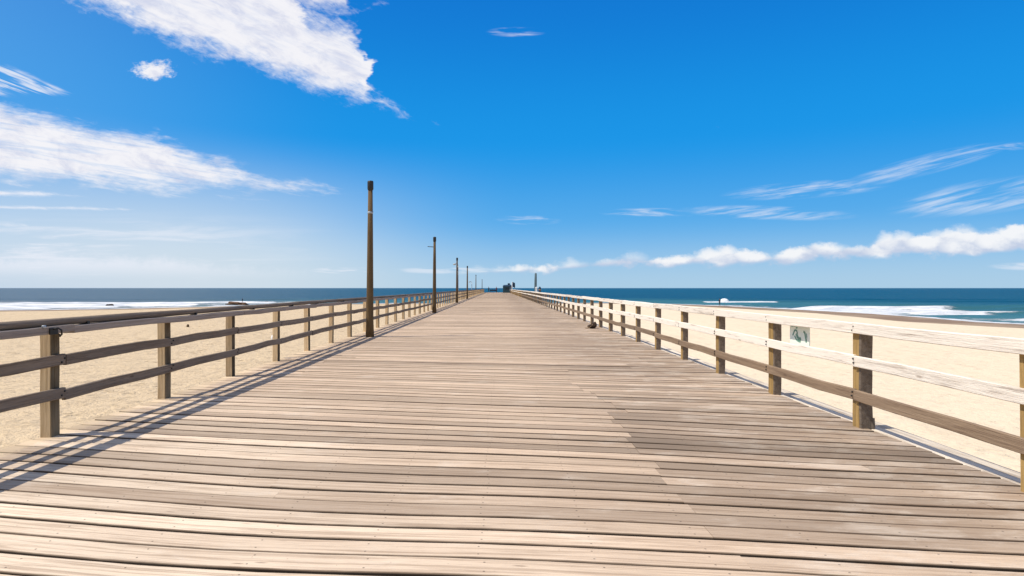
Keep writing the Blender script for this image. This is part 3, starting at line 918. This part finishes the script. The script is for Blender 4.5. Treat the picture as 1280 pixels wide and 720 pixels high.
# small puff
pu = (U - 192.0) * (1 / 31.0); pv = (V - 88.0) * (1 / 13.5)
r2 = S.op('SQRT', pu * pu + pv * pv)
npf = noi(vec(U * .07, V * .1, 3.0), 1.0, 5, .6)
c7 = smooth(1.0 - r2 + (npf - .5) * 2.2, .0, .7)
# cumulus bank on the right, low flat base and rounded tops
nC = noi(vec(U * .028, V * .045, 5.0), 1.0, 5, .6); nCf = noi(vec(U * .10, V * .14, 6.0), 1.0, 4, .6)
topC = [(-200, 400), (480, 350), (560, 338), (620, 333), (680, 326), (725, 323), (755, 318), (785, 313), (815, 315), (850, 317), (880, 311), (910, 305), (940, 310), (968, 312), (990, 306), (1020, 298), (1050, 302),
        (1080, 300), (1110, 289), (1150, 290), (1190, 280), (1230, 283), (1280, 278), (1350, 284), (1480, 275)]
botC = [(-200, 330), (480, 338), (560, 342), (700, 340), (830, 334), (960, 333), (1080, 326), (1200, 322), (1280, 320), (1480, 318)]
tC = curve(U, topC, x0, x1, -200.0, 400.0); bC = curve(U, botC, x0, x1, -200.0, 400.0)
tC = tC + 3.5; bC = bC - smooth(U, 600.0, 1200.0) * 4.0
dC = mn((V - tC) * .9, (bC - V) * 1.1)
bil = 1.0 - vor(vec(U * .032 + nC * .9, V * .055 + nCf * .7, 0.0), 1.0)
c8 = smooth(dC + (nC * .45 + nCf * .4 + bil * .5 - .55) * 22.0, .0, 9.0) * smooth(U, 520.0, 660.0)
shC = smooth((V - tC) / mx(bC - tC, 4.0) + (nC - .5) * 1.2 - (bil - .6) * .9, .35, 1.1)
# faint cumulus on the left horizon
tD = curve(U, [(-200, 318), (0, 320), (60, 318), (90, 316), (130, 322), (150, 317), (180, 324), (205, 320), (240, 326), (280, 332), (400, 340), (1480, 345)], x0, x1, -200.0, 400.0)
c9 = smooth(V - tD + (nCf - .5) * 16.0 + (nC - .5) * 14.0, -5.0, 14.0) * (1.0 - smooth(V, 326.0, 352.0)) * (1.0 - smooth(U, 240.0, 560.0)) * .75
# thin streaks on the right
def ellip(cx, cy, rx, ry, ang):
    ca, sa = math.cos(R(ang)), math.sin(R(ang))
    a = ((U - cx) * ca + (V - cy) * sa) * (1 / rx); b_ = ((V - cy) * ca - (U - cx) * sa) * (1 / ry)
    return 1.0 - smooth(a * a + b_ * b_, .15, 1.0)
nS = st_noise(-8, 62, 5.5, 5, .62, seed=12.0); nS2 = st_noise(-14, 110, 8, 5, .6, seed=15.0); nS0 = st_noise(2, 55, 6, 4, .6, seed=18.0)
c10 = smooth(nS, .38, .74) * mx(ellip(1010, 237, 115, 12, -4), ellip(960, 266, 120, 10, 2)) * .6
c11 = smooth(nS2, .36, .72) * mx(ellip(1160, 205, 120, 14, -14), ellip(1240, 245, 140, 24, -8)) * .62
c12 = smooth(nS0, .42, .74) * mx(ellip(815, 266, 70, 7, 0), mx(ellip(660, 275, 45, 7, 2), mx(ellip(645, 40, 40, 7, 0), ellip(1290, 180, 70, 6, -8)))) * .6
c13 = smooth(nS0, .40, .62) * mx(ellip(560, 338, 80, 5, 0), mx(ellip(430, 338, 50, 5, 0), ellip(1290, 333, 60, 6, 0))) * .55
white = (.93, .92, .95); shade = (.60, .64, .76)
# body shading inside the large clouds
bodyn = st_noise(20, 44, 20, 6, .65, seed=21.0)
cw = mixc(smooth(bodyn, .42, .70) * .75, white, (.64, .67, .82))
big = mx(mx(c1, c1b), mx(c2, c7))
thin = mx(mx(c3, mx(c4, c14)), mx(mx(c5, c6), mx(c10, mx(c11, mx(c12, c13)))))
skyc = mixc(sat(mx(thin, c9)) * front * .95, skyc, (.84, .87, .95))
skyc = mixc(big * front * .97, skyc, cw)
skyc = mixc(c8 * front * .93, skyc, mixc(shC * .85, (.95, .95, .96), (.50, .58, .76)))
# behind the camera and overhead: unseen cloud added to whiten the fill light
nb = noi(vec(dx / mx(dz, .08), dy / mx(dz, .08), 0.0), 1.2, 6, .6)
rear = mx(1.0 - front, smooth(dz, .52, .68))
skyc = mixc(smooth(nb, .38, .58) * rear * up * .8, skyc, (.64, .60, .58))
nt.links.new(skyc.k, bg.inputs['Color']); bg.inputs['Strength'].default_value = 1.0

# ---------------------------------------------------------------- render
scene.view_settings.view_transform = 'Standard'
scene.view_settings.look = 'None'; scene.view_settings.exposure = 0; scene.view_settings.gamma = 1
scene.render.engine = 'CYCLES'
scene.cycles.use_denoising = True
scene.cycles.max_bounces = 6; scene.cycles.diffuse_bounces = 4
